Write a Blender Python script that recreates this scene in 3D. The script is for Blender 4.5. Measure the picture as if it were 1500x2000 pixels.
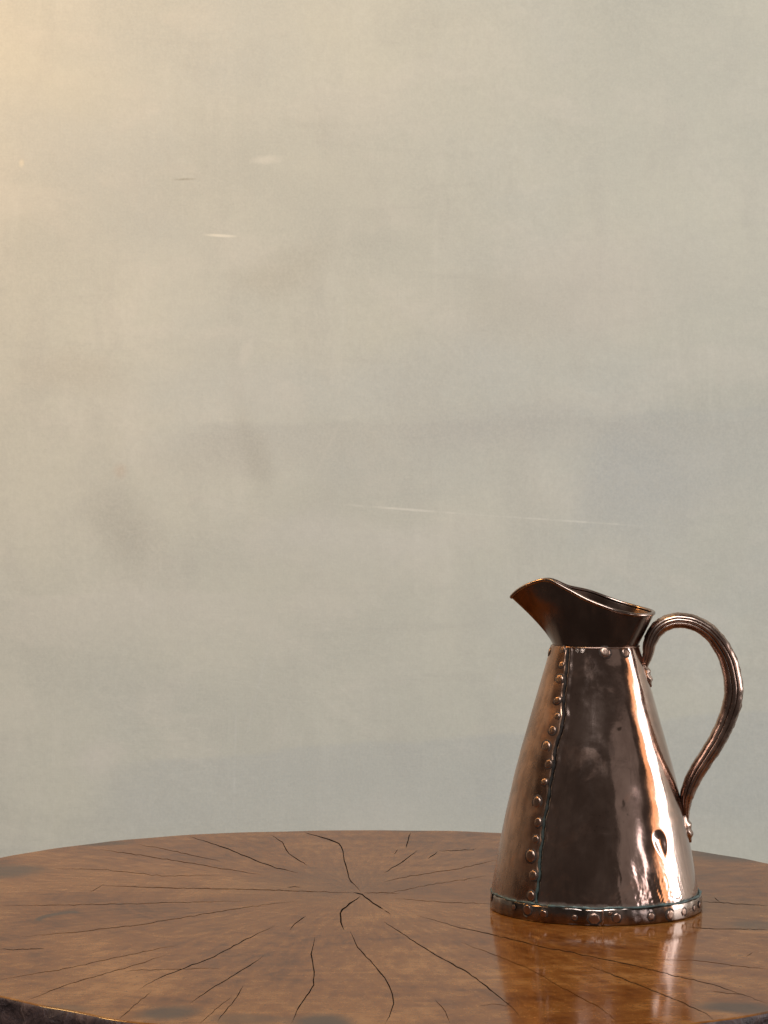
import bpy, bmesh, math, random
import numpy as np
from mathutils import Vector, Matrix
from mathutils.geometry import delaunay_2d_cdt

random.seed(7)
rng = np.random.default_rng(7)
scene = bpy.context.scene
col = scene.collection
for o in list(bpy.data.objects):
    bpy.data.objects.remove(o)

# ------------------------------------------------------------------ camera
F = 4450.0            # focal length in photo pixels (photo 1500 x 2000)
CAM_H = 0.2717        # lens height above the table top (table top is z = 0)
cam_d = bpy.data.cameras.new('camera')
cam_d.sensor_fit = 'HORIZONTAL'
cam_d.sensor_width = 36.0
cam_d.lens = 36.0 * F / 1500.0
cam_d.clip_end = 100
cam_d.clip_start = 0.05
cam = bpy.data.objects.new('camera', cam_d)
cam.location = (0, 0, CAM_H)
cam.rotation_euler = (math.radians(90), 0, 0)
col.objects.link(cam)
scene.camera = cam

# ------------------------------------------------------------------ light
world = bpy.data.worlds.new('World')
scene.world = world
world.use_nodes = True
world.node_tree.nodes['Background'].inputs[0].default_value = (1.0, 0.88, 0.80, 1)
world.node_tree.nodes['Background'].inputs[1].default_value = 0.068


def area(name, loc, target, sx, sy, power, color):
    d = bpy.data.lights.new(name, 'AREA')
    d.shape = 'RECTANGLE'
    d.size, d.size_y = sx, sy
    d.energy = power
    d.color = color
    o = bpy.data.objects.new(name, d)
    o.location = loc
    o.rotation_euler = (Vector(target) - Vector(loc)).to_track_quat('-Z', 'Y').to_euler()
    col.objects.link(o)
    return o


area('ceiling_light', (-0.05, -0.30, 2.40), (-0.05, -0.20, 0.0), 1.8, 1.4, 122, (0.91, 0.96, 1.0))
area('warm_lamp', (-0.98, 1.82, 1.15), (-0.45, 2.25, 0.45), 0.20, 0.40, 8.5, (1.0, 0.56, 0.20))
area('warm_top_wash', (-0.30, 1.50, 1.90), (-0.1, 2.25, 0.85), 0.35, 0.35, 5.5, (1.0, 0.68, 0.28))  # added unseen area light that washes the upper wall with warm light
area('window_pane', (2.38, 1.74, 0.52), (0.15, 1.56, 0.16), 0.74, 1.0, 22, (0.90, 0.95, 1.0))
area('window_curtain', (2.32, 1.12, 0.52), (0.15, 1.56, 0.16), 0.38, 1.0, 3.0, (1.0, 0.55, 0.28))
area('window_narrow', (2.05, 0.0, 0.36), (0.15, 1.56, 0.1), 0.24, 0.50, 2.2, (0.97, 0.93, 1.0))
area('room_bounce_fill', (2.1, -0.70, 0.68), (0.15, 1.56, 0.1), 2.0, 1.5, 1.6, (1.0, 0.93, 0.90))  # added unseen fill light, stands in for bounce off the room to the right

vs = scene.view_settings
vs.view_transform = 'Standard'
vs.look = 'None'
vs.exposure = 0.0
vs.gamma = 1.0
vs.use_curve_mapping = False
scene.render.engine = 'CYCLES'

# ------------------------------------------------------------------ helpers


def at_z(px, py, z=0.0):
    """photo pixel -> point on the horizontal plane z"""
    d = (CAM_H - z) * F / (py - 1000.0)
    return ((px - 750.0) / F * d, d)


def empty(name, loc=(0, 0, 0)):
    o = bpy.data.objects.new(name, None)
    o.location = loc
    col.objects.link(o)
    return o


def mesh_obj(name, verts, faces, mat, parent=None, smooth=True, mats=None, fmat=None):
    me = bpy.data.meshes.new(name)
    me.from_pydata([tuple(v) for v in verts], [], [tuple(f) for f in faces])
    if mats:
        for m in mats:
            me.materials.append(m)
        if fmat is not None:
            me.polygons.foreach_set('material_index', fmat)
    else:
        me.materials.append(mat)
    me.polygons.foreach_set('use_smooth', [smooth] * len(me.polygons))
    me.update()
    o = bpy.data.objects.new(name, me)
    col.objects.link(o)
    if parent:
        o.parent = parent
    return o


def grid_faces(nu, nv, wrap_u=False):
    """verts index = j*nu + i"""
    f = []
    for j in range(nv - 1):
        for i in range(nu if wrap_u else nu - 1):
            a = j * nu + i
            b = j * nu + (i + 1) % nu
            f.append((a, b, b + nu, a + nu))
    return f


class NT:
    """small node helper"""

    def __init__(self, name):
        self.mat = bpy.data.materials.new(name)
        self.mat.use_nodes = True
        self.t = self.mat.node_tree
        self.bsdf = self.t.nodes['Principled BSDF']

    def n(self, typ, **kw):
        nd = self.t.nodes.new(typ)
        for k, v in kw.items():
            setattr(nd, k, v)
        return nd

    def link(self, a, b):
        self.t.links.new(a, b)

    def setin(self, sock, v):
        if hasattr(v, 'is_linked') or hasattr(v, 'links'):
            self.link(v, sock)
        else:
            sock.default_value = v

    def math(self, op, a, b=None, c=None, clamp=False):
        nd = self.n('ShaderNodeMath', operation=op, use_clamp=clamp)
        self.setin(nd.inputs[0], a)
        if b is not None:
            self.setin(nd.inputs[1], b)
        if c is not None:
            self.setin(nd.inputs[2], c)
        return nd.outputs[0]

    def coord(self):
        return self.n('ShaderNodeTexCoord').outputs['Object']

    def mapping(self, vec, loc=(0, 0, 0), rot=(0, 0, 0), scale=(1, 1, 1)):
        nd = self.n('ShaderNodeMapping')
        self.link(vec, nd.inputs[0])
        nd.inputs['Location'].default_value = loc
        nd.inputs['Rotation'].default_value = rot
        nd.inputs['Scale'].default_value = scale
        return nd.outputs[0]

    def noise(self, vec, scale, detail=3, rough=0.5, dist=0.0):
        nd = self.n('ShaderNodeTexNoise')
        self.link(vec, nd.inputs['Vector'])
        nd.inputs['Scale'].default_value = scale
        nd.inputs['Detail'].default_value = detail
        nd.inputs['Roughness'].default_value = rough
        nd.inputs['Distortion'].default_value = dist
        return nd.outputs[0]

    def ramp(self, fac, stops):
        nd = self.n('ShaderNodeValToRGB')
        self.link(fac, nd.inputs[0])
        el = nd.color_ramp.elements
        while len(el) < len(stops):
            el.new(0.5)
        for e, (p, c) in zip(el, stops):
            e.position = p
            e.color = (*c, 1) if len(c) == 3 else c
        return nd.outputs[0]

    def rng(self, v, a, b, c=0.0, d=1.0, smooth=True):
        nd = self.n('ShaderNodeMapRange', interpolation_type='SMOOTHSTEP' if smooth else 'LINEAR')
        self.setin(nd.inputs[0], v)
        for i, x in enumerate((a, b, c, d)):
            nd.inputs[i + 1].default_value = x
        return nd.outputs[0]

    def mix(self, fac, a, b, blend='MIX'):
        nd = self.n('ShaderNodeMix', data_type='RGBA', blend_type=blend)
        self.setin(nd.inputs[0], fac)
        for s, v in ((nd.inputs[6], a), (nd.inputs[7], b)):
            if isinstance(v, tuple):
                s.default_value = (*v, 1)
            else:
                self.link(v, s)
        return nd.outputs[2]

    def bump(self, h, strength, dist, normal=None):
        nd = self.n('ShaderNodeBump')
        nd.inputs['Strength'].default_value = strength
        nd.inputs['Distance'].default_value = dist
        self.link(h, nd.inputs['Height'])
        if normal is not None:
            self.link(normal, nd.inputs['Normal'])
        return nd.outputs[0]

    def out(self, **kw):
        for k, v in kw.items():
            self.setin(self.bsdf.inputs[k.replace('_', ' ')], v)
        return self.mat

    def blob(self, vec, cx, cy, cz, rx, ry, rz, rot=0.0, axis='y'):
        """1 inside an ellipsoid, falling to 0 at its surface"""
        sub = self.n('ShaderNodeVectorMath', operation='SUBTRACT')
        self.link(vec, sub.inputs[0])
        sub.inputs[1].default_value = (cx, cy, cz)
        r = self.n('ShaderNodeVectorRotate', rotation_type='Y_AXIS' if axis == 'y' else 'Z_AXIS')
        self.link(sub.outputs[0], r.inputs['Vector'])
        r.inputs['Angle'].default_value = rot
        dv = self.n('ShaderNodeVectorMath', operation='DIVIDE')
        self.link(r.outputs[0], dv.inputs[0])
        dv.inputs[1].default_value = (rx, ry, rz)
        ln = self.n('ShaderNodeVectorMath', operation='LENGTH')
        self.link(dv.outputs[0], ln.inputs[0])
        return ln.outputs['Value']


# ------------------------------------------------------------------ wall
WALL_Y = 2.25
WS = WALL_Y / F


def wall_pt(px, py):
    return ((px - 750) * WS, CAM_H - (py - 1000) * WS)


def make_wall_material():
    m = NT('limewashed_plaster')
    c = m.coord()
    warp = m.noise(c, 6.0, 4, 0.6)
    wv = m.n('ShaderNodeVectorMath', operation='SCALE')
    nz = m.n('ShaderNodeTexNoise')
    m.link(c, nz.inputs['Vector'])
    nz.inputs['Scale'].default_value = 9.0
    nz.inputs['Detail'].default_value = 5.0
    sub = m.n('ShaderNodeVectorMath', operation='SUBTRACT')
    m.link(nz.outputs['Color'], sub.inputs[0])
    sub.inputs[1].default_value = (0.5, 0.5, 0.5)
    m.link(sub.outputs[0], wv.inputs[0])
    wv.inputs['Scale'].default_value = 0.07
    add = m.n('ShaderNodeVectorMath', operation='ADD')
    m.link(c, add.inputs[0])
    m.link(wv.outputs[0], add.inputs[1])
    w = add.outputs[0]
    ws2 = m.n('ShaderNodeVectorMath', operation='MULTIPLY_ADD')
    m.link(sub.outputs[0], ws2.inputs[0])
    ws2.inputs[1].default_value = (0.018, 0.018, 0.018)
    m.link(c, ws2.inputs[2])
    wsmall = ws2.outputs[0]
    big = m.noise(m.mapping(c, scale=(1, 1, 1.5)), 3.2, 4, 0.55, 0.4)
    base = m.ramp(big, [(0.30, (0.475, 0.480, 0.425)), (0.5, (0.535, 0.535, 0.465)), (0.72, (0.60, 0.590, 0.50))])
    cool = m.rng(m.noise(m.mapping(c, loc=(3, 1, 7), scale=(0.8, 1, 1.2)), 3.8, 3, 0.5, 0.3), 0.45, 0.68)
    base = m.mix(m.math('MULTIPLY', cool, 0.45), base, (0.50, 0.52, 0.50))
    trowel = m.noise(m.mapping(w, rot=(0, 0.6, 0), scale=(2.6, 1, 5.0)), 3.0, 5, 0.6)
    base = m.mix(m.math('MULTIPLY', m.rng(trowel, 0.48, 0.66), 0.34), base, (0.63, 0.60, 0.53))
    trowel2 = m.noise(m.mapping(w, loc=(5, 0, 2), rot=(0, -0.5, 0), scale=(6.0, 1, 2.2)), 3.0, 5, 0.6)
    base = m.mix(m.math('MULTIPLY', m.rng(trowel2, 0.5, 0.68), 0.24), base, (0.44, 0.43, 0.39))

    for k, (ang, sx, sz, lo, cl) in enumerate([(0.9, 30, 5, 0.56, (0.66, 0.645, 0.57)), (-0.25, 5, 34, 0.57, (0.43, 0.425, 0.38)), (1.35, 26, 4, 0.58, (0.46, 0.455, 0.41))]):
        st = m.noise(m.mapping(c, loc=(k * 3.3, 0, k * 1.7), rot=(0, ang, 0), scale=(sx, 1, sz)), 1.0, 5, 0.65, 0.6)
        pm = m.rng(m.noise(m.mapping(c, loc=(k * 5.1, 0, 9)), 5.0, 3), 0.45, 0.62)
        base = m.mix(m.math('MULTIPLY', m.math('MULTIPLY', m.rng(st, lo - 0.08, lo + 0.16), pm), 0.34), base, cl)
    # trowel patches and scuffs of the photographed wall (px, py, rx, ry, angle deg, colour, strength, soft)
    marks = [
        (250, 1040, 85, 130, 18, (0.41, 0.40, 0.35), 0.42, 0.15),
        (490, 870, 40, 95, 12, (0.40, 0.395, 0.34), 0.35, 0.15),
        (560, 520, 130, 60, 20, (0.46, 0.44, 0.37), 0.35, 0.1),
        (980, 590, 160, 70, -5, (0.47, 0.47, 0.40), 0.30, 0.1),
        (1250, 940, 150, 150, 25, (0.43, 0.45, 0.45), 0.38, 0.1),
        (980, 840, 230, 45, 0, (0.46, 0.46, 0.43), 0.30, 0.2),
        (420, 880, 160, 60, 0, (0.48, 0.46, 0.40), 0.22, 0.2),
        (700, 1060, 260, 55, 0, (0.60, 0.585, 0.54), 0.35, 0.1),
        (210, 1490, 50, 40, 30, (0.62, 0.59, 0.53), 0.45, 0.15),
        (235, 920, 16, 18, 0, (0.54, 0.45, 0.36), 0.35, 0.1),
        (520, 312, 34, 10, 4, (0.68, 0.655, 0.57), 0.55, 0.1),
        (480, 690, 14, 34, -20, (0.64, 0.62, 0.55), 0.45, 0.1),
        (430, 460, 36, 3.5, -3, (0.80, 0.76, 0.64), 0.85, 0.2),
        (362, 350, 26, 2.5, 2, (0.36, 0.34, 0.28), 0.55, 0.2),
        (42, 318, 6, 9, 0, (0.70, 0.64, 0.50), 0.55, 0.2),
        (1150, 560, 330, 120, 10, (0.56, 0.52, 0.46), 0.25, 0.05),
        (150, 740, 130, 60, 0, (0.46, 0.43, 0.36), 0.22, 0.2),
        (1180, 1220, 260, 120, -10, (0.50, 0.51, 0.49), 0.25, 0.1),
    ]
    for (px, py, rx, ry, ang, colr, st, soft) in marks:
        x, z = wall_pt(px, py)
        src = w if max(rx, ry) > 40 and min(rx, ry) > 12 else c
        l = m.blob(src, x, 0, z, rx * WS, 1.0, ry * WS, math.radians(ang))
        f = m.rng(l, 1.25, soft)
        f = m.math('MULTIPLY', f, m.math('MULTIPLY', m.rng(warp, 0.25, 0.6, 0.5, 1.0), min(0.9, st * 1.75)))
        base = m.mix(f, base, colr)

    # tinted patches with soft, slightly wavy edges: each side is a line (x0,y0 -> x1,y1; the patch lies on its right hand) with a softness in px
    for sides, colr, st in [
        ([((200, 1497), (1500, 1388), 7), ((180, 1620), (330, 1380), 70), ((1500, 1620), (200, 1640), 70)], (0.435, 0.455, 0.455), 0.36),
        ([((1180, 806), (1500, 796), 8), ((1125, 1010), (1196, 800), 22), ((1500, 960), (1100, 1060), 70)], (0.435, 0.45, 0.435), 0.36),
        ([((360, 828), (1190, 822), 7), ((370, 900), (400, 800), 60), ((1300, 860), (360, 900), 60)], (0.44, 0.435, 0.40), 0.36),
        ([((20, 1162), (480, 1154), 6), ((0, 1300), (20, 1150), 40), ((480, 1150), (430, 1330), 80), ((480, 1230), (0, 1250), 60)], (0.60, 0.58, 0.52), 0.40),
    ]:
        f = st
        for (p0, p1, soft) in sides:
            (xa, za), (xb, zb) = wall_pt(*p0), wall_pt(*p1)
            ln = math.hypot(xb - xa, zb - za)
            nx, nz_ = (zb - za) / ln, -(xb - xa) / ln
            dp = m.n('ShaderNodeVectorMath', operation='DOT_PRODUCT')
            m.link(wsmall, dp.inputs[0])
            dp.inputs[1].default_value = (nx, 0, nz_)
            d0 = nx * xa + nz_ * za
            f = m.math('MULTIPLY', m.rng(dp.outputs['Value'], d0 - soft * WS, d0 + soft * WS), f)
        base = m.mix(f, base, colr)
    # long thin scratches: (x0,y0,x1,y1,half width px, colour, strength)
    for (x0, y0, x1, y1, hw, colr, st) in [
        (650, 984, 965, 1008, 3.0, (0.72, 0.70, 0.62), 0.7),
        (940, 1006, 1310, 1031, 2.6, (0.68, 0.67, 0.60), 0.65),
        (1110, 925, 1160, 845, 4, (0.55, 0.55, 0.52), 0.4),
        (462, 1350, 455, 1640, 3.0, (0.62, 0.62, 0.59), 0.4),
        (540, 1200, 470, 1480, 3.0, (0.60, 0.60, 0.57), 0.3),
        (600, 960, 680, 790, 4.0, (0.60, 0.58, 0.52), 0.3),
        (668, 650, 672, 590, 3.0, (0.62, 0.60, 0.54), 0.35),
        (742, 1050, 756, 1090, 2.0, (0.64, 0.62, 0.56), 0.4),
        (960, 1370, 980, 1290, 5.0, (0.60, 0.60, 0.57), 0.3),
    ]:
        xa, za = wall_pt(x0, y0)
        xb, zb = wall_pt(x1, y1)
        ln = math.hypot(xb - xa, zb - za)
        ang = math.atan2(zb - za, xb - xa)
        l = m.blob(c, (xa + xb) / 2, 0, (za + zb) / 2, ln / 2, 1.0, hw * WS, ang)
        f = m.math('MULTIPLY', m.rng(l, 1.2, 0.2), st)
        f = m.math('MULTIPLY', f, m.rng(m.noise(c, 45, 2), 0.35, 0.55, 0.3, 1.0))
        base = m.mix(f, base, colr)

    # weave-like brush grain
    g1 = m.noise(m.mapping(c, scale=(60, 1, 900)), 1.0, 2)
    g2 = m.noise(m.mapping(c, scale=(900, 1, 60)), 1.0, 2)
    grain = m.math('ADD', g1, g2)
    fine = m.noise(c, 420, 2, 0.6)
    base = m.mix(m.rng(grain, 0.7, 1.3, 0.0, 0.06, False), base, (0.40, 0.39, 0.35))
    base = m.mix(m.rng(fine, 0.3, 0.7, 0.0, 0.26, False), base, (0.70, 0.68, 0.60))
    sp = m.noise(m.mapping(c, loc=(1, 0, 4)), 130, 4, 0.7)
    base = m.mix(m.rng(sp, 0.40, 0.70, 0.0, 0.22, False), base, (0.45, 0.44, 0.39))
    h = m.math('ADD', m.math('MULTIPLY', trowel, 1.0), m.math('MULTIPLY', grain, 0.05))
    h = m.math('ADD', h, m.math('MULTIPLY', trowel2, 0.7))
    nb = m.bump(h, 0.18, 0.004)
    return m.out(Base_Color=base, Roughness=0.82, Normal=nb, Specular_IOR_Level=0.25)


def make_wall():
    nu, nv = 121, 101
    xs = np.linspace(-2.2, 2.4, nu)
    zs = np.linspace(-0.9, 2.6, nv)
    X, Z = np.meshgrid(xs, zs)
    Y = 0.0014 * (np.sin(X * 5.1 + 1.3 * Z) * np.sin(Z * 4.3 + 0.7) + 0.6 * np.sin(X * 11 + Z * 7.7 + 2) * np.sin(Z * 9.3 - X * 3))
    v = np.stack([X, Y, Z], -1).reshape(-1, 3)
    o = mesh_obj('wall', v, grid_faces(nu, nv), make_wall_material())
    o.location = (0, WALL_Y, 0)
    o['kind'] = 'structure'
    o['label'] = 'mottled beige and grey limewashed plaster wall behind the table'
    return o


make_wall()

# ------------------------------------------------------------------ table
PITH = at_z(705, 1745)
TC = (0.0, 1.57)


def wood_material():
    m = NT('varnished_end_grain')
    c = m.coord()
    p = m.mapping(c, loc=(-PITH[0], -PITH[1], 0))
    sep = m.n('ShaderNodeSeparateXYZ')
    m.link(p, sep.inputs[0])
    x, y = sep.outputs[0], sep.outputs[1]
    wob = m.noise(p, 7.0, 4, 0.55)
    r = m.math('SQRT', m.math('ADD', m.math('MULTIPLY', x, x), m.math('MULTIPLY', y, y)))
    rw = m.math('ADD', r, m.math('MULTIPLY', wob, 0.05))
    th = m.math('ARCTAN2', y, x)
    # growth rings
    rv = m.n('ShaderNodeCombineXYZ')
    m.link(rw, rv.inputs[0])
    ring = m.noise(m.mapping(rv.outputs[0], scale=(150, 1, 1)), 1.0, 4, 0.65)
    # rays spreading from the pith (cos/sin keeps it seamless)
    ry = m.n('ShaderNodeCombineXYZ')
    m.link(m.math('COSINE', th), ry.inputs[0])
    m.link(m.math('SINE', th), ry.inputs[1])
    m.link(m.math('MULTIPLY', r, 1.6), ry.inputs[2])
    ray = m.noise(ry.outputs[0], 34.0, 4, 0.6, 0.1)
    blot = m.noise(p, 8.5, 5, 0.6, 0.5)
    streak = m.noise(m.mapping(p, scale=(9, 70, 1)), 1.0, 6, 0.7, 1.2)
    v = m.math('ADD', m.math('MULTIPLY', ring, 0.16), m.math('MULTIPLY', ray, 0.30))
    v = m.math('ADD', v, m.math('MULTIPLY', blot, 0.40))
    v = m.math('ADD', v, m.math('MULTIPLY', streak, 0.17))
    base = m.ramp(v, [(0.41, (0.066, 0.018, 0.003)), (0.48, (0.120, 0.038, 0.007)),
                      (0.53, (0.152, 0.054, 0.011)), (0.61, (0.220, 0.092, 0.026))])
    fib = m.noise(m.mapping(p, rot=(0, 0, 0.12), scale=(45, 330, 1)), 1.0, 4, 0.6, 0.6)
    base = m.mix(m.math('MULTIPLY', m.rng(fib, 0.52, 0.70), 0.28), base, (0.055, 0.020, 0.007))
    pore = m.noise(p, 420, 3, 0.6)
    base = m.mix(m.math('MULTIPLY', m.rng(pore, 0.56, 0.72), 0.30), base, (0.30, 0.15, 0.055))
    # thin darker hairlines along the rays
    hair = m.noise(ry.outputs[0], 110.0, 3, 0.6, 0.15)
    base = m.mix(m.math('MULTIPLY', m.rng(hair, 0.60, 0.72), 0.55), base, (0.05, 0.017, 0.006))
    # figure, brown-black stains: (px, py, rx px, ry px, strength)
    wp = m.n('ShaderNodeVectorMath', operation='ADD')
    nz = m.n('ShaderNodeTexNoise')
    m.link(c, nz.inputs['Vector'])
    nz.inputs['Scale'].default_value = 16.0
    nz.inputs['Detail'].default_value = 5.0
    sc = m.n('ShaderNodeVectorMath', operation='MULTIPLY_ADD')
    m.link(nz.outputs['Color'], sc.inputs[0])
    sc.inputs[1].default_value = (0.03, 0.03, 0)
    sc.inputs[2].default_value = (-0.015, -0.015, 0)
    m.link(c, wp.inputs[0])
    m.link(sc.outputs[0], wp.inputs[1])
    for (px, py, rx, ry_, st) in [
        (335, 1978, 60, 16, 0.8), (610, 1994, 70, 18, 0.85), (10, 1703, 80, 14, 0.75),
        (1450, 1668, 130, 16, 0.85), (1440, 1966, 80, 11, 0.8), (1480, 1808, 60, 10, 0.55),
        (200, 1646, 60, 5, 0.7), (480, 1990, 70, 10, 0.5), (120, 1970, 60, 8, 0.45), (800, 1623, 40, 3, 0.5),
        (640, 1725, 190, 34, 0.18)]:
        gx, gy = at_z(px, py)
        k = gy / F
        l = m.blob(wp.outputs[0], gx, gy, 0, rx * k, ry_ * k / (CAM_H / gy), 1.0, 0, 'z')
        base = m.mix(m.math('MULTIPLY', m.rng(l, 1.3, 0.45), st), base, (0.030, 0.017, 0.012))
    # curved nail mark
    gx, gy = at_z(112, 1789)
    l1 = m.blob(c, gx, gy, 0, 0.010, 0.022, 1.0, 0.5, 'z')
    l2 = m.blob(c, gx + 0.005, gy - 0.008, 0, 0.011, 0.020, 1.0, 0.5, 'z')
    f = m.math('MULTIPLY', m.rng(l1, 1.05, 0.85), m.rng(l2, 0.9, 1.1))
    base = m.mix(m.math('MULTIPLY', f, 0.85), base, (0.04, 0.022, 0.015))
    h = m.math('ADD', m.math('MULTIPLY', streak, 0.15), m.math('MULTIPLY', blot, 0.6))
    h = m.math('ADD', h, m.math('MULTIPLY', m.noise(p, 60, 3), 0.12))
    nb = m.bump(h, 0.05, 0.003)
    rough = m.rng(blot, 0.3, 0.7, 0.07, 0.13, False)
    return m.out(Base_Color=base, Roughness=0.5, Specular_IOR_Level=0.0,
                 Coat_Weight=0.60, Coat_Roughness=rough, Coat_Normal=nb)


def crack_material():
    m = NT('dark_crack_filling')
    c = m.coord()
    n = m.noise(c, 90, 3)
    b = m.ramp(n, [(0.3, (0.010, 0.006, 0.004)), (0.7, (0.030, 0.016, 0.010))])
    return m.out(Base_Color=b, Roughness=0.85, Specular_IOR_Level=0.15)


def faint_crack_material():
    m = NT('sealed_hairline_crack')
    c = m.coord()
    n = m.noise(c, 120, 3)
    b = m.ramp(n, [(0.3, (0.040, 0.017, 0.007)), (0.7, (0.105, 0.042, 0.014))])
    return m.out(Base_Color=b, Roughness=0.5, Specular_IOR_Level=0.0, Coat_Weight=0.4, Coat_Roughness=0.2)


def bark_material():
    m = NT('dark_bark')
    c = m.coord()
    n = m.noise(m.mapping(c, scale=(1, 1, 0.35)), 70, 5, 0.65, 0.5)
    b = m.ramp(n, [(0.3, (0.018, 0.010, 0.009)), (0.55, (0.055, 0.030, 0.026)), (0.75, (0.13, 0.075, 0.058))])
    return m.out(Base_Color=b, Roughness=0.55, Normal=m.bump(n, 0.8, 0.006), Specular_IOR_Level=0.35)


def edge_points():
    px = [(0, 1675), (90, 1658), (180, 1647), (270, 1637), (360, 1630), (480, 1625), (600, 1622), (750, 1621), (870, 1622),
          (975, 1626), (1120, 1635), (1250, 1646), (1350, 1660), (1440, 1673), (1500, 1686),
          (1500, 1977), (1450, 1985), (1400, 1995), (225, 1993), (130, 1974), (50, 1957), (0, 1946)]
    pol = []
    for p in px:
        x, y = at_z(*p)
        pol.append((math.atan2(y - TC[1], x - TC[0]), math.hypot(x - TC[0], y - TC[1])))
    pol.sort()
    th = np.array([p[0] for p in pol])
    rr = np.array([p[1] for p in pol])
    th = np.concatenate([th - 2 * math.pi, th, th + 2 * math.pi])
    rr = np.concatenate([rr, rr, rr])
    a = np.linspace(-math.pi, math.pi, 260, endpoint=False)
    r = np.interp(a, th, rr)
    k = np.array([1, 2, 3, 2, 1]) / 9.0
    r = np.convolve(np.concatenate([r[-2:], r, r[:2]]), k, 'valid')
    r = r + 0.0008 * np.sin(a * 23 + 1) + 0.0006 * np.sin(a * 41)
    return a, r


def z3(pts):
    return [(x / 2.0, 1580 + y / 2.0) for x, y in pts]


def z4(pts):
    return [(750 + x / 2.0, 1580 + y / 2.0) for x, y in pts]


# (points in photo pixels, full width in photo pixels, deep?)
CRACKS = [
    (z3([(1190, 92), (1320, 130), (1340, 160), (1345, 205), (1360, 250), (1362, 275), (1408, 322)]), 2.6, 1),
    (z3([(1408, 340), (1340, 390), (1328, 410), (1335, 450), (1345, 475)]), 3.2, 1),
    (z3([(1366, 475), (1400, 545), (1470, 620), (1500, 655), (1530, 710), (1538, 760), (1520, 810), (1503, 842)]), 2.4, 1),
    (z3([(1380, 326), (1410, 332), (1450, 362), (1500, 394)]), 3.2, 1),
    (z4([(0, 394), (25, 412)]), 1.6, 0),
    (z4([(0, 440), (60, 480), (200, 570), (330, 640), (420, 710), (500, 775), (530, 812)]), 2.4, 1),
    (z4([(125, 415), (300, 465), (430, 492), (620, 540), (800, 575), (950, 605), (1130, 650), (1300, 690), (1500, 760)]), 1.8, 1),
    (z4([(300, 520), (430, 570), (560, 620), (680, 690), (850, 780), (920, 840)]), 1.3, 0),
    (z4([(800, 612), (1000, 690), (1150, 750), (1260, 800), (1300, 832)]), 1.9, 1),
    (z3([(400, 300), (700, 310), (1000, 315), (1200, 322), (1392, 328)]), 1.5, 0),
    (z3([(1420, 327), (1500, 327), (1560, 330)]), 1.3, 0),
    (z3([(740, 107), (880, 152), (960, 185), (1080, 230), (1165, 250)]), 2.0, 1),
    (z3([(1060, 102), (1105, 130), (1120, 165), (1160, 195), (1200, 222)]), 2.0, 1),
    (z3([(540, 137), (700, 170), (860, 205)]), 1.2, 0),
    (z3([(390, 157), (640, 195), (820, 225), (1020, 258)]), 1.4, 0),
    (z3([(100, 752), (250, 690), (420, 640), (560, 600), (650, 570)]), 1.4, 0),
    (z3([(540, 705), (620, 660), (830, 580), (960, 510), (1075, 455)]), 1.9, 1),
    (z3([(740, 760), (830, 700), (960, 620), (1010, 590), (1030, 572)]), 1.9, 1),
    (z3([(1230, 500), (1215, 570), (1226, 640), (1225, 690), (1170, 770), (1140, 835)]), 2.4, 1),
    (z3([(950, 690), (920, 740), (880, 790), (850, 830)]), 1.7, 1),
    (z3([(780, 838), (870, 760), (905, 735)]), 1.2, 0),
    (z3([(1130, 475), (1150, 450), (1195, 418)]), 1.7, 1),
    (z3([(0, 378), (300, 375), (700, 365), (950, 360)]), 1.1, 0),
    (z3([(80, 500), (300, 480), (550, 452), (800, 410), (1000, 378), (1150, 360)]), 1.3, 0),
    (z3([(0, 668), (250, 625), (480, 575), (700, 530)]), 1.2, 0),
    (z3([(0, 548), (100, 548), (175, 544)]), 1.7, 1),
    (z3([(465, 822), (520, 770), (590, 715)]), 1.4, 0),
    (z3([(480, 632), (700, 626), (870, 620)]), 1.0, 0),
    (z3([(210, 232), (420, 238), (640, 262), (840, 258)]), 1.0, 0),
    (z3([(350, 325), (410, 292)]), 1.0, 0),
    (z3([(1120, 306), (1180, 305)]), 1.3, 1),
    (z4([(105, 92), (95, 115), (85, 155)]), 2.2, 1),
    (z4([(0, 250), (70, 210), (130, 162)]), 2.0, 1),
    (z4([(38, 178), (55, 158)]), 1.4, 1),
    (z4([(172, 195), (210, 165)]), 1.8, 1),
    (z4([(215, 163), (350, 160), (362, 153)]), 1.3, 1),
    (z4([(0, 285), (100, 262), (290, 235), (440, 200)]), 1.2, 0),
    (z4([(0, 333), (180, 296), (400, 262)]), 1.0, 0),
    (z4([(40, 350), (250, 365), (420, 372)]), 1.0, 0),
    (z4([(1240, 360), (1400, 372), (1500, 378)]), 1.4, 1),
    (z4([(1180, 462), (1300, 468), (1500, 470)]), 1.4, 1),
    (z4([(1290, 345), (1310, 362)]), 1.5, 1),
    (z4([(1040, 590), (1200, 590), (1400, 615), (1500, 625)]), 1.2, 0),
    (z4([(1415, 578), (1440, 560)]), 1.4, 0),
    (z4([(1280, 712), (1400, 726)]), 1.2, 0),
    (z4([(200, 745), (240, 790), (258, 838)]), 1.5, 0),
    (z4([(370, 770), (430, 762), (480, 768), (500, 745)]), 1.0, 0),
]


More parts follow.
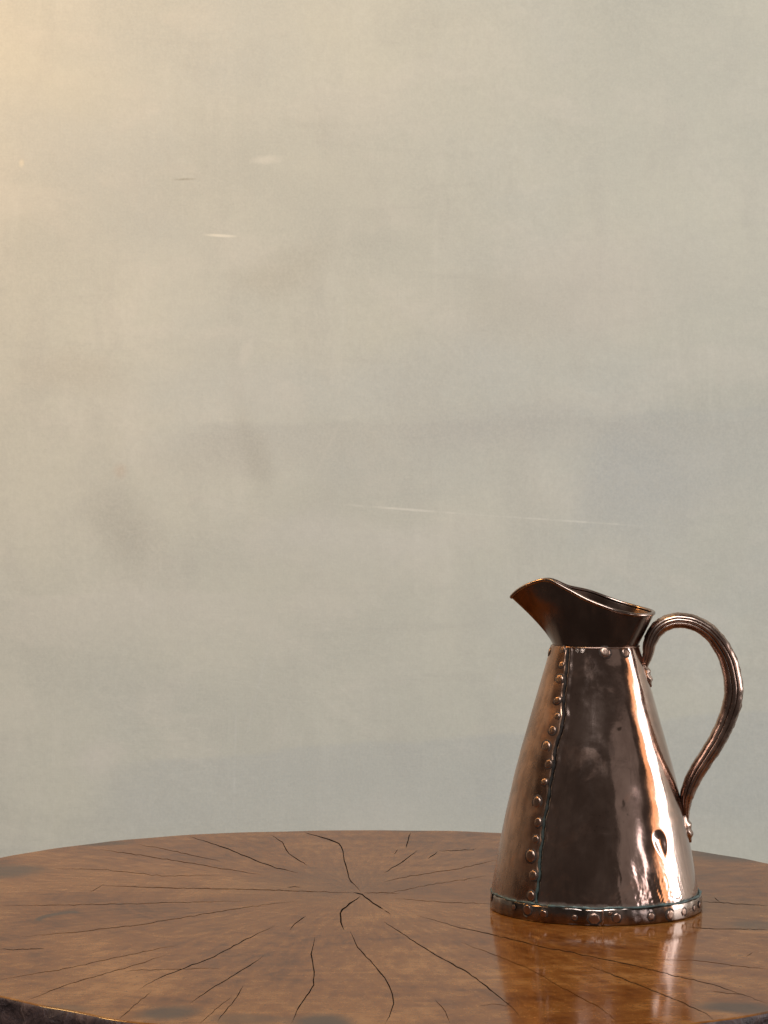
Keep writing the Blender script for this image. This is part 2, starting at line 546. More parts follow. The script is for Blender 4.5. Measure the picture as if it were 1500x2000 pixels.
def crack_polygon(pts, w):
    P = np.array(pts, float)
    seg = np.r_[0, np.cumsum(np.hypot(*np.diff(P, axis=0).T))]
    n = max(4, int(seg[-1] / 9) + 2)
    s = np.linspace(0, seg[-1], n)
    Q = np.stack([np.interp(s, seg, P[:, 0]), np.interp(s, seg, P[:, 1])], 1)
    T = np.gradient(Q, axis=0)
    T /= np.hypot(T[:, 0], T[:, 1])[:, None] + 1e-9
    N = np.stack([-T[:, 1], T[:, 0]], 1)
    jit = rng.normal(0, 0.55, n)
    jit[0] = jit[-1] = 0
    Q = Q + N * jit[:, None]
    u = s / seg[-1]
    w = w * 0.86
    taper = np.clip(np.minimum(u, 1 - u) * 5.0, 0.0, 1.0) ** 0.7
    ww = 0.5 * w * (0.12 + 0.88 * taper) * (0.75 + 0.5 * rng.random(n))
    L = Q + N * ww[:, None]
    R = Q - N * ww[:, None]
    poly = np.concatenate([L, R[::-1]])
    return [at_z(a, b) for a, b in poly]


def inside(pt, poly):
    x, y = pt
    n = len(poly)
    c = False
    j = n - 1
    for i in range(n):
        xi, yi = poly[i]
        xj, yj = poly[j]
        if (yi > y) != (yj > y) and x < (xj - xi) * (y - yi) / (yj - yi) + xi:
            c = not c
        j = i
    return c


def make_table():
    root = empty('round_table', (0, 0, 0))
    root['label'] = 'round table top cut from one tree trunk, varnished brown wood with radiating cracks'
    root['category'] = 'table'
    wood, crack, faint, bark = wood_material(), crack_material(), faint_crack_material(), bark_material()
    a, r = edge_points()
    rim = [(TC[0] + rr * math.cos(t), TC[1] + rr * math.sin(t)) for t, rr in zip(a, r)]
    inner = [(TC[0] + (rr - 0.0025) * math.cos(t), TC[1] + (rr - 0.0025) * math.sin(t)) for t, rr in zip(a, r)]
    verts = [Vector(p) for p in inner]
    n0 = len(verts)
    edges = [(i, (i + 1) % n0) for i in range(n0)]
    polys = []
    for pts, w, deep in CRACKS:
        pg = crack_polygon(pts, w)
        b = len(verts)
        verts += [Vector(p) for p in pg]
        edges += [(b + i, b + (i + 1) % len(pg)) for i in range(len(pg))]
        xs = [p[0] for p in pg]
        ys = [p[1] for p in pg]
        polys.append((pg, deep, min(xs), max(xs), min(ys), max(ys)))
    cv, ce, cf, *_ = delaunay_2d_cdt(verts, edges, [], 0, 1e-6)
    cls = []
    for f in cf:
        cx = sum(cv[i].x for i in f) / len(f)
        cy = sum(cv[i].y for i in f) / len(f)
        k = -1 if inside((cx, cy), inner) else -2
        if k == -1:
            for pg, deep, x0, x1, y0, y1 in polys:
                if x0 <= cx <= x1 and y0 <= cy <= y1 and inside((cx, cy), pg):
                    k = max(k, deep)
        cls.append(k)
    top, floor_f = [], {0: [], 1: []}
    edge_of = {}
    for f, k in zip(cf, cls):
        if k == -2:
            continue
        for i in range(len(f)):
            e = (f[i], f[(i + 1) % len(f)])
            edge_of[e] = k
        (top if k == -1 else floor_f[k]).append(f)
    V = [(v.x, v.y, 0.0) for v in cv]
    ntop = len(V)
    n_in = n0
    # rounded arris joined to the top, then the bark below it
    faces = list(top)
    fm = [0] * len(top)
    depth = {0: -0.0007, 1: -0.006}
    low = {}

    def lower(i, k):
        if (i, k) not in low:
            low[(i, k)] = len(V)
            V.append((cv[i].x, cv[i].y, depth[k]))
        return low[(i, k)]
    for k in (0, 1):
        for f in floor_f[k]:
            faces.append(tuple(lower(i, k) for i in f))
            fm.append(1 if k else 2)
    for (i, j), k in list(edge_of.items()):
        if k >= 0:
            other = edge_of.get((j, i), -1)
            if other == -1:
                faces.append((i, j, lower(j, k), lower(i, k))[::-1])
                fm.append(1 if k else 2)
    mesh_obj('tabletop', V, faces, None, root, smooth=False, mats=[wood, crack, faint], fmat=fm)
    # bark edge
    rows = []
    na = len(a)
    prof = [(-0.0025, 0.0), (-0.0008, -0.0006), (0.0, -0.0022), (0.0006, -0.005), (0.0012, -0.010), (0.002, -0.018), (0.002, -0.028), (0.000, -0.040),
            (-0.004, -0.052), (-0.012, -0.060), (-0.35, -0.060)]
    Vb, Fb = [], []
    for j, (dr, z) in enumerate(prof):
        for i in range(na):
            rr = r[i] + dr
            if 3 <= j <= 9:
                rr += 0.0022 * math.sin(a[i] * 57 + j * 1.3) * math.sin(a[i] * 19 + j * 2.1) + 0.0012 * rng.normal()
            rr = max(rr, 0.01)
            Vb.append((TC[0] + rr * math.cos(a[i]), TC[1] + rr * math.sin(a[i]), z))
    Fb = [tuple(reversed(f)) for f in grid_faces(na, len(prof), True)]
    fmb = [0 if (k // na) < 1 else 1 for k in range(len(Fb))]
    mesh_obj('bark_edge', Vb, Fb, None, root, smooth=True, mats=[wood, bark], fmat=fmb)
    return root


make_table()

# ------------------------------------------------------------------ jug
PX = 0.145 / 412.0
JX, JY = (1163.0 - 750.0) * PX, F * PX
ZN = CAM_H - 260 * PX       # neck seam height


def zpx(y):
    return CAM_H - (y - 1000.0) * PX


_py = np.array([1772, 1745, 1716, 1660, 1600, 1511, 1458, 1400, 1339, 1290, 1260], float)
_pr = np.array([203, 201, 196.5, 186.5, 174.8, 154.5, 140.5, 124.0, 106.5, 92.5, 84.5], float)
_zs = CAM_H - (_py - 1000) * PX


def prof_r(z):
    return np.interp(z, _zs, _pr * PX)


# smooth the profile
_zz = np.linspace(-0.002, ZN, 400)
_rr = prof_r(_zz)
_k = np.hanning(41)
_k /= _k.sum()
_rp = np.convolve(np.pad(_rr, 20, mode='reflect', reflect_type='odd'), _k, 'valid')


def body_r(z):
    return np.interp(z, _zz, _rp)


def on_body(px, py, rf=None):
    """photo pixel -> (azimuth, z) on the jug body; azimuth 0 faces -Y, + to +X"""
    rf = rf or (lambda z: float(body_r(z)))
    al, z = 0.0, zpx(py)
    for _ in range(30):
        r = rf(z)
        d = JY - r * math.cos(al)
        X = (px - 750.0) / F * d
        z = CAM_H - (py - 1000.0) / F * d
        s = max(-0.999, min(0.999, (X - JX) / rf(z)))
        al = math.asin(s)
    return al, z


SEAM = [(1107, 1258), (1107, 1280), (1106, 1309), (1100, 1354), (1100, 1398), (1092, 1436), (1084, 1462), (1078.6, 1507),
        (1069, 1563), (1060, 1619), (1054, 1679), (1049, 1738), (1046.5, 1764)]
_sa = sorted([on_body(*p)[::-1] for p in SEAM])
_sz = np.array([p[0] for p in _sa])
_sal = np.array([p[1] for p in _sa])


def seam_a(z):
    return np.interp(z, _sz, _sal) + 0.006 * np.sin(z * 260) + 0.004 * np.sin(z * 610 + 1)


def lumps(al, z):
    return 0.55 * (0.00045 * np.sin(3 * al + z * 22 + 0.4) * np.sin(z * 38 + 1.0)
            + 0.00022 * np.sin(7 * al + 1.7) * np.sin(z * 75 + al * 2)
            + 0.00010 * np.sin(13 * al + z * 120) * np.sin(z * 150 + 2 + al * 5))


# dents: (px, py, rx px, ry px, depth m)
DENTS = [(1291, 1648, 14.5, 29, 0.0014), (1168, 1350, 14, 10, 0.00010), (1190, 1372, 9, 26, 0.00012),
         (1149, 1362, 8, 16, 0.00010), (1209, 1420, 5, 6, 0.00016), (1214, 1570, 9, 14, 0.0004),
         (1216, 1470, 30, 46, 0.0005), (1245, 1700, 16, 34, 0.0004), (1185, 1735, 9, 26, 0.0005), (1150, 1620, 40, 70, 0.0004)]
DENTS = [(*on_body(d[0], d[1]), d[2] * PX, d[3] * PX, d[4], i == 0) for i, d in enumerate(DENTS)]


def dent_field(al, z, r):
    out = np.zeros_like(al)
    for (a0, z0, rx, ry, dep, tear) in DENTS:
        c = math.cos(a0)
        u = (al - a0) * r * c / rx
        v = (z - z0) / ry
        if tear:
            # drop-shaped dent leaning with the cone: narrow at its foot
            u = (u + 0.22 * v) / np.clip(1.0 + 0.35 * v, 0.35, 1.4)
            q = np.sqrt(u * u + v * v)
            out -= dep * np.clip(1 - q ** 2.0, 0, 1) ** 1.5
        else:
            out -= dep * np.exp(-(u * u + v * v) * 1.6)
    # planished, hammered foot
    foot = np.clip((0.055 - z) / 0.05, 0, 1) ** 1.3 * np.clip(np.cos(al - 0.5), 0, 1) ** 2
    out += foot * 0.00007 * (np.sin(al * 61 + 9 * np.sin(z * 170)) * np.sin(z * 640 + 7 * np.sin(al * 17)) + 0.6 * np.sin(al * 97 + z * 330))
    return out


def copper(name, light=(0.54, 0.375, 0.305), dark=(0.38, 0.255, 0.205), rough=(0.08, 0.16), bump=0.12, verd=None, brown=0.0):
    m = NT(name)
    c = m.coord()
    n1 = m.noise(m.mapping(c, scale=(1, 1, 0.55)), 26, 5, 0.6, 0.4)
    n2 = m.noise(c, 130, 4, 0.6)
    n3 = m.noise(m.mapping(c, scale=(1, 1, 0.12)), 90, 3, 0.5)
    v = m.math('ADD', m.math('MULTIPLY', n1, 0.65), m.math('MULTIPLY', n2, 0.2))
    v = m.math('ADD', v, m.math('MULTIPLY', n3, 0.15))
    base = m.mix(m.rng(v, 0.40, 0.60), dark, light)
    # tarnish: long smears running down the cone, freckles and fine wipe marks
    smear = m.noise(m.mapping(c, loc=(2, 5, 1), scale=(1, 1, 0.10)), 150, 4, 0.6, 0.3)
    base = m.mix(m.math('MULTIPLY', m.rng(smear, 0.50, 0.66), 0.38), base, tuple(k * 0.55 for k in dark))
    freck = m.noise(c, 520, 3, 0.65)
    base = m.mix(m.math('MULTIPLY', m.rng(freck, 0.63, 0.72), 0.5), base, tuple(k * 0.35 for k in dark))
    bloom = m.noise(m.mapping(c, loc=(7, 1, 3)), 42, 5, 0.65, 0.6)
    base = m.mix(m.math('MULTIPLY', m.rng(bloom, 0.54, 0.68), 0.30), base, (light[0] * 1.08, light[1] * 0.86, light[2] * 0.72))
    met = 1.0
    if verd is not None:
        f = verd(m, c, n2)
        base = m.mix(f, base, (0.060, 0.095, 0.085))
        met = m.math('SUBTRACT', 1.0, m.math('MULTIPLY', f, 0.85))
    rg = m.rng(m.math('ADD', m.math('MULTIPLY', n1, 0.6), m.math('MULTIPLY', n2, 0.4)), 0.35, 0.65, rough[0], rough[1], False)
    rg = m.math('ADD', rg, m.math('ADD', m.rng(bloom, 0.50, 0.68, 0.0, 0.07), m.rng(smear, 0.5, 0.68, 0.0, 0.05)))
    scr = m.noise(m.mapping(c, scale=(1, 1, 0.06)), 700, 2)
    h = m.math('ADD', m.math('MULTIPLY', n1, 0.22), m.math('MULTIPLY', n2, 0.10))
    h = m.math('ADD', h, m.math('MULTIPLY', m.noise(c, 420, 2), 0.045))
    h = m.math('ADD', h, m.math('MULTIPLY', scr, 0.012))
    return m.out(Base_Color=base, Metallic=met, Roughness=rg, Normal=m.bump(h, bump, 0.004))


def sep_z(m, c):
    s = m.n('ShaderNodeSeparateXYZ')
    m.link(c, s.inputs[0])
    return s.outputs[2]


def verd_foot(m, c, n):
    z = sep_z(m, c)
    f = m.rng(m.math('ADD', z, m.math('MULTIPLY', n, 0.006)), 0.0175, 0.0140)
    return m.math('MULTIPLY', f, 0.75)


M_BODY = copper('polished_copper_sheet', verd=verd_foot)
M_OVER = copper('worn_copper_sheet', (0.52, 0.30, 0.20), (0.27, 0.155, 0.105), (0.23, 0.33), 0.22, verd=verd_foot)
M_SPOUT = copper('brown_copper_spout', (0.24, 0.155, 0.12), (0.17, 0.108, 0.084), (0.16, 0.25), 0.05)
M_RIM = copper('worn_copper_rim', (0.34, 0.24, 0.195), (0.22, 0.15, 0.12), (0.16, 0.26), 0.08)
M_BAND = copper('dark_copper_band', (0.40, 0.30, 0.245), (0.17, 0.13, 0.11), (0.15, 0.27), 0.22)
M_RIV = copper('copper_rivet', (0.42, 0.275, 0.205), (0.24, 0.155, 0.12), (0.24, 0.34), 0.12)
M_HAN = copper('copper_handle', (0.56, 0.395, 0.315), (0.30, 0.20, 0.16), (0.20, 0.32), 0.18)


def verdigris():
    m = NT('green_tarnished_solder')
    c = m.coord()
    n = m.noise(c, 160, 4, 0.6)
    b = m.ramp(n, [(0.3, (0.030, 0.030, 0.028)), (0.55, (0.055, 0.085, 0.078)), (0.75, (0.16, 0.20, 0.18))])
    return m.out(Base_Color=b, Roughness=0.5, Metallic=0.25, Normal=m.bump(n, 0.5, 0.002))


M_VERD = verdigris()


def grime():
    m = NT('dark_seam_grime')
    c = m.coord()
    n = m.noise(c, 150, 4, 0.6)
    z = sep_z(m, c)
    b = m.ramp(n, [(0.3, (0.010, 0.008, 0.007)), (0.7, (0.034, 0.026, 0.022))])
    b = m.mix(m.rng(z, 0.11, 0.015, 0.0, 0.8), b, (0.044, 0.064, 0.058))
    return m.out(Base_Color=b, Roughness=0.75, Specular_IOR_Level=0.15)


M_GRIME = grime()


def ring_grime():
    m = NT('black_rivet_grime')
    n = m.noise(m.coord(), 3.0, 3)
    b = m.ramp(n, [(0.3, (0.020, 0.013, 0.010)), (0.7, (0.060, 0.038, 0.028))])
    return m.out(Base_Color=b, Roughness=0.7, Specular_IOR_Level=0.2)


M_RING = ring_grime()

jug = empty('copper_jug', (JX, JY, 0))
jug['label'] = 'riveted copper jug with flared pouring spout and looped handle standing on the table'
jug['category'] = 'jug'


def P(al, r, z):
    return (r * math.sin(al), -r * math.cos(al), z)


def make_body():
    nu, nv = 620, 320
    al = np.linspace(-math.pi, math.pi, nu, endpoint=False)
    z = np.linspace(0.001, ZN, nv)
    A, Z = np.meshgrid(al, z)
    R = body_r(Z)
    sa = seam_a(Z)
    da = (A - sa) * R
    ridge = 0.0009 * np.exp(-((da - 0.0032) / 0.0014) ** 2) - 0.0004 * np.exp(-((da - 0.0004) / 0.0007) ** 2)
    fade = np.clip((ZN - Z) / 0.012, 0, 1)
    R = R + lumps(A, Z) * fade + dent_field(A, Z, R) + ridge
    v = np.stack([R * np.sin(A), -R * np.cos(A), Z], -1).reshape(-1, 3)
    return mesh_obj('body', v, grid_faces(nu, nv, True), M_BODY, jug)


def make_overlap():
    nu, nv = 200, 260
    z = np.linspace(0.002, ZN - 0.0002, nv)
    t = np.linspace(0, 1, nu)
    T, Z = np.meshgrid(t, z)
    end = seam_a(Z)
    A = -3.4 + (end + 3.4) * T
    R = body_r(Z) + lumps(A, Z) * np.clip((ZN - Z) / 0.012, 0, 1) + 0.0010
    # the lap: slightly lifted along the rivets, rolled over at its free edge
    da = (end - A) * body_r(Z)
    R = R + 0.0005 * np.exp(-((da - 0.007) / 0.006) ** 2) * (1 + 0.5 * np.sin(Z * 300))
    R = R - 0.0011 * np.clip(1 - da / 0.0009, 0, 1) ** 2
    v = np.stack([R * np.sin(A), -R * np.cos(A), Z], -1).reshape(-1, 3)
    return mesh_obj('overlap_sheet', v, grid_faces(nu, nv), M_OVER, jug)


def tube(name, pts, rad, mat, parent, closed=False, seg=8):
    pts = np.array(pts, float)
    n = len(pts)
    V = []
    for i in range(n):
        if closed:
            t = pts[(i + 1) % n] - pts[i - 1]
        else:
            t = pts[min(i + 1, n - 1)] - pts[max(i - 1, 0)]
        t /= np.linalg.norm(t) + 1e-12
        up = np.array([0, 0, 1.0]) if abs(t[2]) < 0.9 else np.array([1.0, 0, 0])
        a = np.cross(t, up)
        a /= np.linalg.norm(a)
        b = np.cross(a, t)
        rr = rad[i] if hasattr(rad, '__len__') else rad
        for k in range(seg):
            q = 2 * math.pi * k / seg
            V.append(pts[i] + rr * (math.cos(q) * a + math.sin(q) * b))
    F_ = []
    for i in range(n if closed else n - 1):
        for k in range(seg):
            j = (i + 1) % n
            F_.append((i * seg + k, i * seg + (k + 1) % seg, j * seg + (k + 1) % seg, j * seg + k))
    if not closed:
        F_.append(tuple(range(seg - 1, -1, -1)))
        F_.append(tuple((n - 1) * seg + k for k in range(seg)))
    return mesh_obj(name, V, F_, mat, parent)


body = make_body()
over = make_overlap()
zs_ = np.linspace(0.012, ZN - 0.001, 120)
tube('seam_line', [P(float(seam_a(z)) + 0.0004 / float(body_r(z)), float(body_r(z)) + 0.0001, z) for z in zs_],
     [0.00095 + 0.00022 * math.sin(z * 700) + 0.00018 * math.sin(z * 1630) for z in zs_], M_GRIME, over)

# base band
BAND_H = 0.0113


def make_band():
    prof = [(0.0655, 0.0004), (0.0712, 0.0), (0.0722, 0.0004), (0.0725, 0.0014), (0.07235, 0.0055), (0.0721, 0.0100), (0.0717, 0.0110), (0.0710, BAND_H), (0.0698, BAND_H)]
    nu = 360
    start = on_body(1176, 1792, lambda z: 0.0725)[0]
    V = []
    for (r, z) in prof:
        for i in range(nu):
            al = -math.pi + 2 * math.pi * i / nu
            d = (al - start)
            # lap: the band's left end lies over its right end
            lap = 0.0007 * (1 if -0.16 < d <= 0.0 else 0) * (1 if r > 0.0715 else 0)
            wob = 0.00022 * math.sin(9 * al + 1) + 0.00012 * math.sin(31 * al) + 0.0001 * math.sin(53 * al + z * 300)
            V.append(P(al, r + lap + wob, z + (0.00025 * math.sin(11 * al) + 0.00015 * math.sin(37 * al) if z > 0.009 else 0)))
    o = mesh_obj('base_band', V, grid_faces(nu, len(prof), True), M_BAND, jug)
    return o, start


band, band_start = make_band()
tube('solder_line', [P(a_, float(body_r(BAND_H + 0.0006)) + 0.0009, BAND_H + 0.0003 + 0.0002 * math.sin(a_ * 14)) for a_ in np.linspace(-math.pi, math.pi, 240, endpoint=False)],
     [0.0008 + 0.0003 * math.sin(a_ * 23) + 0.00025 * math.sin(a_ * 57) for a_ in np.linspace(-math.pi, math.pi, 240, endpoint=False)], M_VERD, band, closed=True)
# upright tick at the end of the band's lap
tube('band_lap_edge', [P(band_start + 0.004, 0.0728, z) for z in np.linspace(0.0008, 0.0108, 8)], 0.00042, M_RIV, band)


# rivets ------------------------------------------------------------
def rivet_mesh(facets):
    prof = [(1.52, -0.25), (1.46, 0.03), (1.08, 0.05), (1.04, 0.10), (0.97, 0.24), (0.84, 0.32), (0.5, 0.345), (0.0, 0.35)]
    V, F_ = [], []
    for r, h in prof[:-1]:
        for k in range(facets):
            q = 2 * math.pi * k / facets
            V.append((r * math.cos(q), r * math.sin(q), h))
    V.append((0, 0, prof[-1][1]))
    nr = len(prof) - 1
    for j in range(nr - 1):
        for k in range(facets):
            a = j * facets + k
            b = j * facets + (k + 1) % facets
            F_.append((a, b, b + facets, a + facets))
    for k in range(facets):
        F_.append(((nr - 1) * facets + k, (nr - 1) * facets + (k + 1) % facets, len(V) - 1))
    me = bpy.data.meshes.new('rivet')
    me.from_pydata(V, [], F_)
    me.materials.append(M_RIV)
    me.materials.append(M_RING)
    me.polygons.foreach_set('material_index', [1 if k < 2 * facets else 0 for k in range(len(F_))])
    me.polygons.foreach_set('use_smooth', [True] * len(me.polygons))
    return me


RIV = [rivet_mesh(12), rivet_mesh(6), rivet_mesh(7), rivet_mesh(8)]


def rivet(parent, al, r, z, size, tilt, lift=0.0):
    o = bpy.data.objects.new('rivet', random.choice(RIV))
    col.objects.link(o)
    o.parent = parent
    n = Vector((math.sin(al) * math.cos(tilt), -math.cos(al) * math.cos(tilt), math.sin(tilt)))
    q = n.to_track_quat('Z', 'Y').to_matrix().to_4x4()
    s = size * PX * 1.04
    o.matrix_local = (Matrix.Translation(Vector(P(al, r + lift, z))) @ q @ Matrix.Rotation(random.uniform(0, 6.28), 4, 'Z')
                      @ Matrix.Rotation(random.uniform(-0.12, 0.12), 4, 'X') @ Matrix.Diagonal((s * random.uniform(0.9, 1.1), s * random.uniform(0.9, 1.1), s * random.uniform(0.45, 0.85), 1)))
    return o


for (x, y, s) in [(1098.4, 1270, 6.5), (1097, 1298, 6), (1092.5, 1327, 8), (1088.7, 1368, 7), (1088, 1398.6, 6), (1078.6, 1425.5, 7.5),
                  (1066.8, 1457.5, 8.5), (1071, 1492, 7.5), (1063, 1526.6, 6.5), (1049, 1567, 9), (1050.6, 1606, 7.5), (1046, 1639.7, 6.5),
                  (1036.5, 1671.4, 9.5), (1041, 1709.5, 8.5), (1037, 1750, 7.5)]:
    al, z = on_body(x, y, lambda z: float(body_r(z)) + 0.0012)
    tilt = math.atan((float(body_r(z - 0.005)) - float(body_r(z + 0.005))) / 0.01)
    rivet(over, al, float(body_r(z)) + 0.0013, z, s, tilt)
for (x, y, s) in [(1182, 1273.6, 8.5), (1221.6, 1274.5, 7)]:
    al, z = on_body(x, y)
    rivet(body, al, float(body_r(z)) + 0.0002, z, s, 0.29)
al, z = on_body(1083, 1273)
rivet(over, -1.50, float(body_r(z)) + 0.0011, z, 7, 0.29)
# small raised square punch mark on the neck
al, z = on_body(1133, 1270)
for dx in (-0.0017, 0.0019):
    bm = bmesh.new()
    bmesh.ops.create_cube(bm, size=1.0)
    bmesh.ops.bevel(bm, geom=bm.edges[:], offset=0.18, segments=2, affect='EDGES')
    me = bpy.data.meshes.new('punch_mark')
    bm.to_mesh(me)
    bm.free()
    me.materials.append(M_BAND)
    o = bpy.data.objects.new('punch_mark', me)
    col.objects.link(o)
    o.parent = body
    a2 = al + dx / float(body_r(z))
    n = Vector((math.sin(a2) * math.cos(0.29), -math.cos(a2) * math.cos(0.29), math.sin(0.29)))
    o.matrix_local = (Matrix.Translation(Vector(P(a2, float(body_r(z)) + 0.0001, z))) @ n.to_track_quat('Z', 'Y').to_matrix().to_4x4()
                      @ Matrix.Diagonal((0.0026, 0.0034, 0.0009, 1)))
for (x, y, s) in [(959.5, 1752, 6), (1003, 1772, 4), (1030, 1776.7, 8.5), (1061, 1784.7, 7), (1122, 1792.6, 4.5), (1160.6, 1794, 10),
                  (1204.6, 1792.6, 7.5), (1192, 1783.5, 3.2), (1272, 1790, 6), (1309, 1786.5, 8.5), (1336, 1781, 6), (1356.5, 1773.5, 5), (1366.5, 1767, 5)]:
    al, z = on_body(x, y, lambda z: 0.0726)
    z = max(0.0035, min(0.0085, z))
    rivet(band, al, 0.0726, z, s, 0.03, 0.0006 if x in (1160.6,) else 0.0)

# spout collar --------------------------------------------------------
PHI = math.radians(6)
FW = np.array([-math.cos(PHI), math.sin(PHI)])      # spout direction
LT = np.array([-math.sin(PHI), -math.cos(PHI)])     # lateral, towards the camera side
RIM = [(166, 0, 96), (152, 13, 109), (128, 31, 122), (94, 53, 130.5), (56, 72, 116), (12, 87, 95), (-38, 91, 77), (-78, 76, 67), (-104, 44, 64), (-115, 0, 64)]


def rim_curve(n):
    pts = [(u, w, h - (5.0 * w / 90 if u < 80 else 2.0)) for (u, w, h) in RIM] + [(u, -w, h + (7.0 * w / 90 if u < 40 else -4.0)) for (u, w, h) in RIM[-2:0:-1]]
    pts = np.array(pts, float) * PX
    m = len(pts)
    out = []
    for i in range(n):
        t = i / n * m
        k = int(t) % m
        f = t - int(t)
        p0, p1, p2, p3 = pts[k - 1], pts[k], pts[(k + 1) % m], pts[(k + 2) % m]
        out.append(0.5 * ((2 * p1) + (-p0 + p2) * f + (2 * p0 - 5 * p1 + 4 * p2 - p3) * f * f + (-p0 + 3 * p1 - 3 * p2 + p3) * f ** 3))
    return np.array(out)


def uw(u, w):
    p = FW * u + LT * w
    return p[0], p[1]


def make_collar():
    n = 180
    rim = rim_curve(n)
    R0 = 83.0 * PX
    V = []
    rows = 0
    nt = 26
    th = np.array([2 * math.pi * i / n for i in range(n)])
    # neck ring points, matched by the rim's own polar angle, eased towards even spacing
    ra = np.unwrap(np.arctan2(rim[:, 1], rim[:, 0] + 5 * PX))
    ang = 0.75 * ra + 0.25 * (th)
    base = np.stack([R0 * np.cos(ang), R0 * np.sin(ang)], 1)

    def row(t, inset, dz=0.0):
        for i in range(n):
            b = base[i]
            p = rim[i]
            front = max(0.0, math.cos(ang[i]))
            e = t ** (1.0 + 0.28 * front)
            u = b[0] + (p[0] - b[0]) * e
            w = b[1] + (p[1] - b[1]) * (t ** (0.92 - 0.38 * front))
            sw = 0.0013 * math.exp(-((t - 0.72) / 0.2) ** 2) * math.exp(-((abs((ang[i] + math.pi) % (2 * math.pi) - math.pi) - 0.62) / 0.3) ** 2)
            w += math.copysign(sw, w)
            l = math.hypot(u, w)
            u2, w2 = u * (1 - inset / l), w * (1 - inset / l)
            x, y = uw(u2, w2)
            V.append((x, y, ZN - 0.0002 + p[2] * t + dz))
    ts = np.linspace(0, 1, nt)
    for t in ts:
        row(t, 0)
        rows += 1
    row(1.0, 0.0006, 0.0004)
    row(1.0, 0.0013, 0.0002)
    rows += 2
    for t in ts[::-1]:
        row(t, 0.0017, -0.0002)
        rows += 1
    # carry the lining down inside the neck and close it
    for dz, ins in ((-0.01, 0.0012), (-0.02, 0.0006), (-0.035, 0.0)):
        row(0.0, 0.0022 + ins, dz)
        rows += 1
    F_ = grid_faces(n, rows, True)
    o = mesh_obj('spout', V, F_, M_SPOUT, jug)
    o['label'] = 'dark brown flared spout collar'
    pts = []
    for p in rim:
        l = math.hypot(p[0], p[1])
        x, y = uw(p[0] * (1 - 0.0008 / l), p[1] * (1 - 0.0008 / l))
        pts.append((x, y, ZN - 0.0002 + p[2] + 0.0001))
    tube('rim', pts, 0.0014, M_RIM, o, closed=True, seg=10)
    return o


spout = make_collar()
# bright rolled edge where the body meets the collar
tube('neck_ring', [P(a_, 84.6 * PX, ZN - 0.0004) for a_ in np.linspace(-math.pi, math.pi, 160, endpoint=False)], 0.00075, M_RIV, jug, closed=True)

# handle --------------------------------------------------------------
HW = -FW   # radial direction of the handle


def catmull(pts, n):
    pts = np.array(pts, float)
    pts = np.vstack([2 * pts[0] - pts[1], pts, 2 * pts[-1] - pts[-2]])
    m = len(pts) - 3
    out = []
    for i in range(n):
        t = i / (n - 1) * m
        k = min(int(t), m - 1)
        f = t - k
        p0, p1, p2, p3 = pts[k:k + 4]
        out.append(0.5 * ((2 * p1) + (-p0 + p2) * f + (2 * p0 - 5 * p1 + 4 * p2 - p3) * f * f + (-p0 + 3 * p1 - 3 * p2 + p3) * f ** 3))
    return np.array(out)


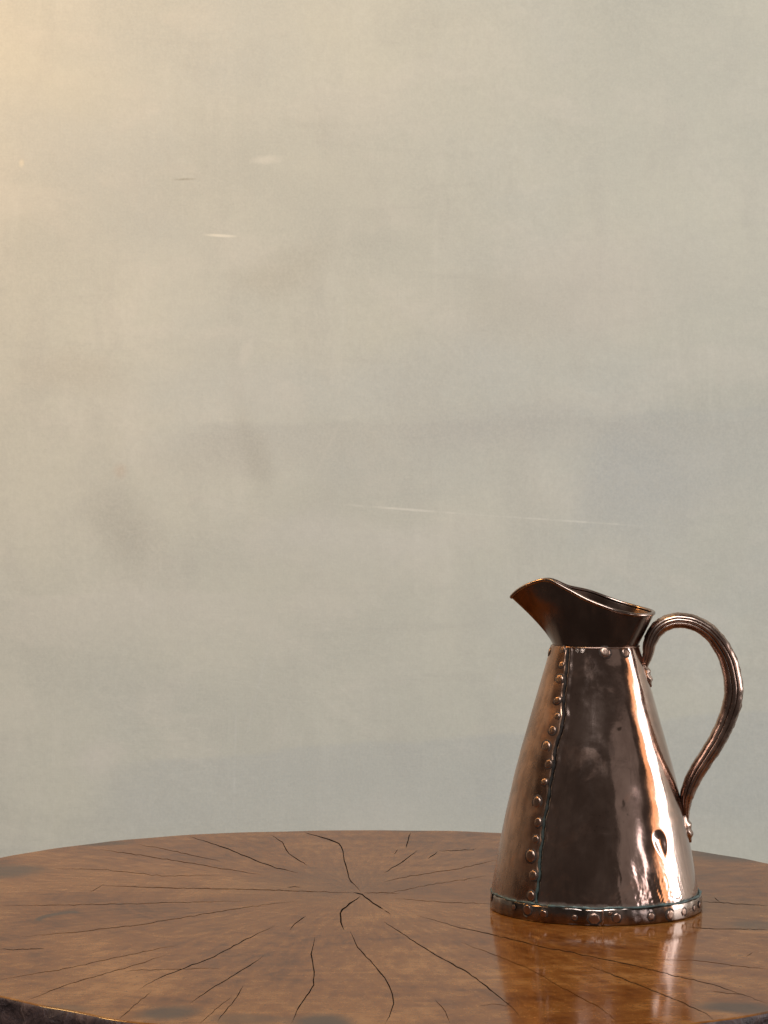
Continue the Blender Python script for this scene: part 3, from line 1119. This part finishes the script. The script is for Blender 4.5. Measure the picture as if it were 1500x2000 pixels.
def make_handle():
    # centre line in photo px with half thickness
    C = [(1258, 1306, 4), (1261, 1292, 8), (1265, 1275, 11), (1268, 1256, 13), (1277, 1236, 14.5), (1291, 1222, 15), (1308, 1214, 15),
         (1327, 1211.5, 15), (1354, 1216.5, 15), (1382, 1233, 15.5), (1404, 1259, 16.5), (1421, 1293, 17.5), (1430, 1338, 18.5), (1428, 1371, 18.5),
         (1418, 1404, 18), (1408, 1427, 17.5), (1396, 1450, 17), (1377, 1480, 16.5), (1358, 1510, 16), (1346, 1535, 15), (1339, 1557, 13), (1337, 1578, 9.5), (1338, 1594, 6.5), (1339, 1608, 4)]
    c = catmull(C, 150)
    e = (c[:, 0] - 1163) * PX / math.cos(PHI)
    z = CAM_H - (c[:, 1] - 1000) * PX
    # toward-camera perspective of the handle plane
    d = JY - e * math.sin(PHI)
    e = e * (d / JY)
    z = CAM_H - (CAM_H - z) * (d / JY)
    th = c[:, 2] * PX
    t = np.stack([np.gradient(e), np.gradient(z)], 1)
    t /= np.hypot(t[:, 0], t[:, 1])[:, None]
    nrm = np.stack([t[:, 1], -t[:, 0]], 1)   # one side of the path
    # outer side must point away from the loop centre
    loop_c = np.array([(1345 - 1163) * PX, zpx(1350)])
    sgn = 1.0 if np.mean(((np.stack([e, z], 1) - loop_c) * nrm).sum(1)) > 0 else -1.0
    nrm *= sgn
    # cross-section (radial in half-thicknesses, lateral in half-widths), reeded on its flanks and back
    half = [(-1.0, 0.0), (-0.98, 0.42), (-0.84, 0.66), (-0.60, 0.84), (-0.40, 0.95), (-0.30, 0.97), (-0.255, 0.93), (-0.22, 0.74), (-0.18, 0.93), (-0.12, 1.00), (0.05, 1.03), (0.20, 1.01),
            (0.285, 0.95), (0.32, 0.70), (0.36, 0.91), (0.44, 0.93), (0.66, 0.78), (0.86, 0.58), (0.95, 0.42), (0.90, 0.30), (0.98, 0.18), (1.0, 0.0)]
    sec = half + [(a, -b) for a, b in half[-2:0:-1]]
    ns = len(sec)
    V = []
    for i in range(len(c)):
        s = i / (len(c) - 1)
        wid = 0.0078 * (0.55 + 0.45 * min(1, s * 8)) * (0.35 + 0.65 * min(1, (1 - s) * 7))
        wob = 1 + 0.02 * math.sin(i * 0.9) + 0.015 * math.sin(i * 2.3 + 1)
        for k, (a, b) in enumerate(sec):
            jag = 1.0 + (0.035 * math.sin(i * 1.7 + k) + 0.018 * rng.normal() if a > 0.75 else 0.003 * rng.normal())
            ee = e[i] + nrm[i, 0] * th[i] * a * wob * jag
            zz = z[i] + nrm[i, 1] * th[i] * a * wob * jag
            lat = b * wid
            V.append((HW[0] * ee + LT[0] * lat, HW[1] * ee + LT[1] * lat, zz))
    F_ = grid_faces(ns, len(c), True)
    F_.append(tuple(range(ns))[::-1])
    F_.append(tuple((len(c) - 1) * ns + k for k in range(ns)))
    if sgn < 0:
        F_ = [tuple(reversed(f)) for f in F_]
    o = mesh_obj('handle', V, F_, M_HAN, jug)
    # leaf-shaped fixing plates below each end
    for (y0, y1, wmax, thick) in ((1292, 1341, 0.0075, 10.5), (1588, 1643, 0.008, 11.5)):
        nu_, nv_ = 15, 22
        Vl = []
        for j in range(nv_):
            v = j / (nv_ - 1)
            zc = zpx(y0 + (y1 - y0) * v)
            r = float(body_r(zc))
            w = wmax * (math.sin(math.pi * min(1.0, 0.22 + 0.78 * v)) ** 0.7) + 0.0002
            for i in range(nu_):
                u = -1 + 2 * i / (nu_ - 1)
                dome = max(0.0, 1 - u * u) ** 0.6 * (math.sin(math.pi * (0.12 + 0.83 * v)) ** 0.6)
                bumpy = 1 + 0.16 * math.sin(v * 19 + 1.3) + 0.10 * math.sin(u * 9 + v * 11)
                rr = r - 0.0006 + thick * PX * 0.92 * dome * bumpy
                lat = u * w
                curve = math.sqrt(max(0.0, rr * rr - lat * lat))
                Vl.append((HW[0] * curve + LT[0] * lat, HW[1] * curve + LT[1] * lat, zc - 0.0))
        mesh_obj('handle_leaf', Vl, grid_faces(nu_, nv_), M_HAN, o)
    return o


make_handle()
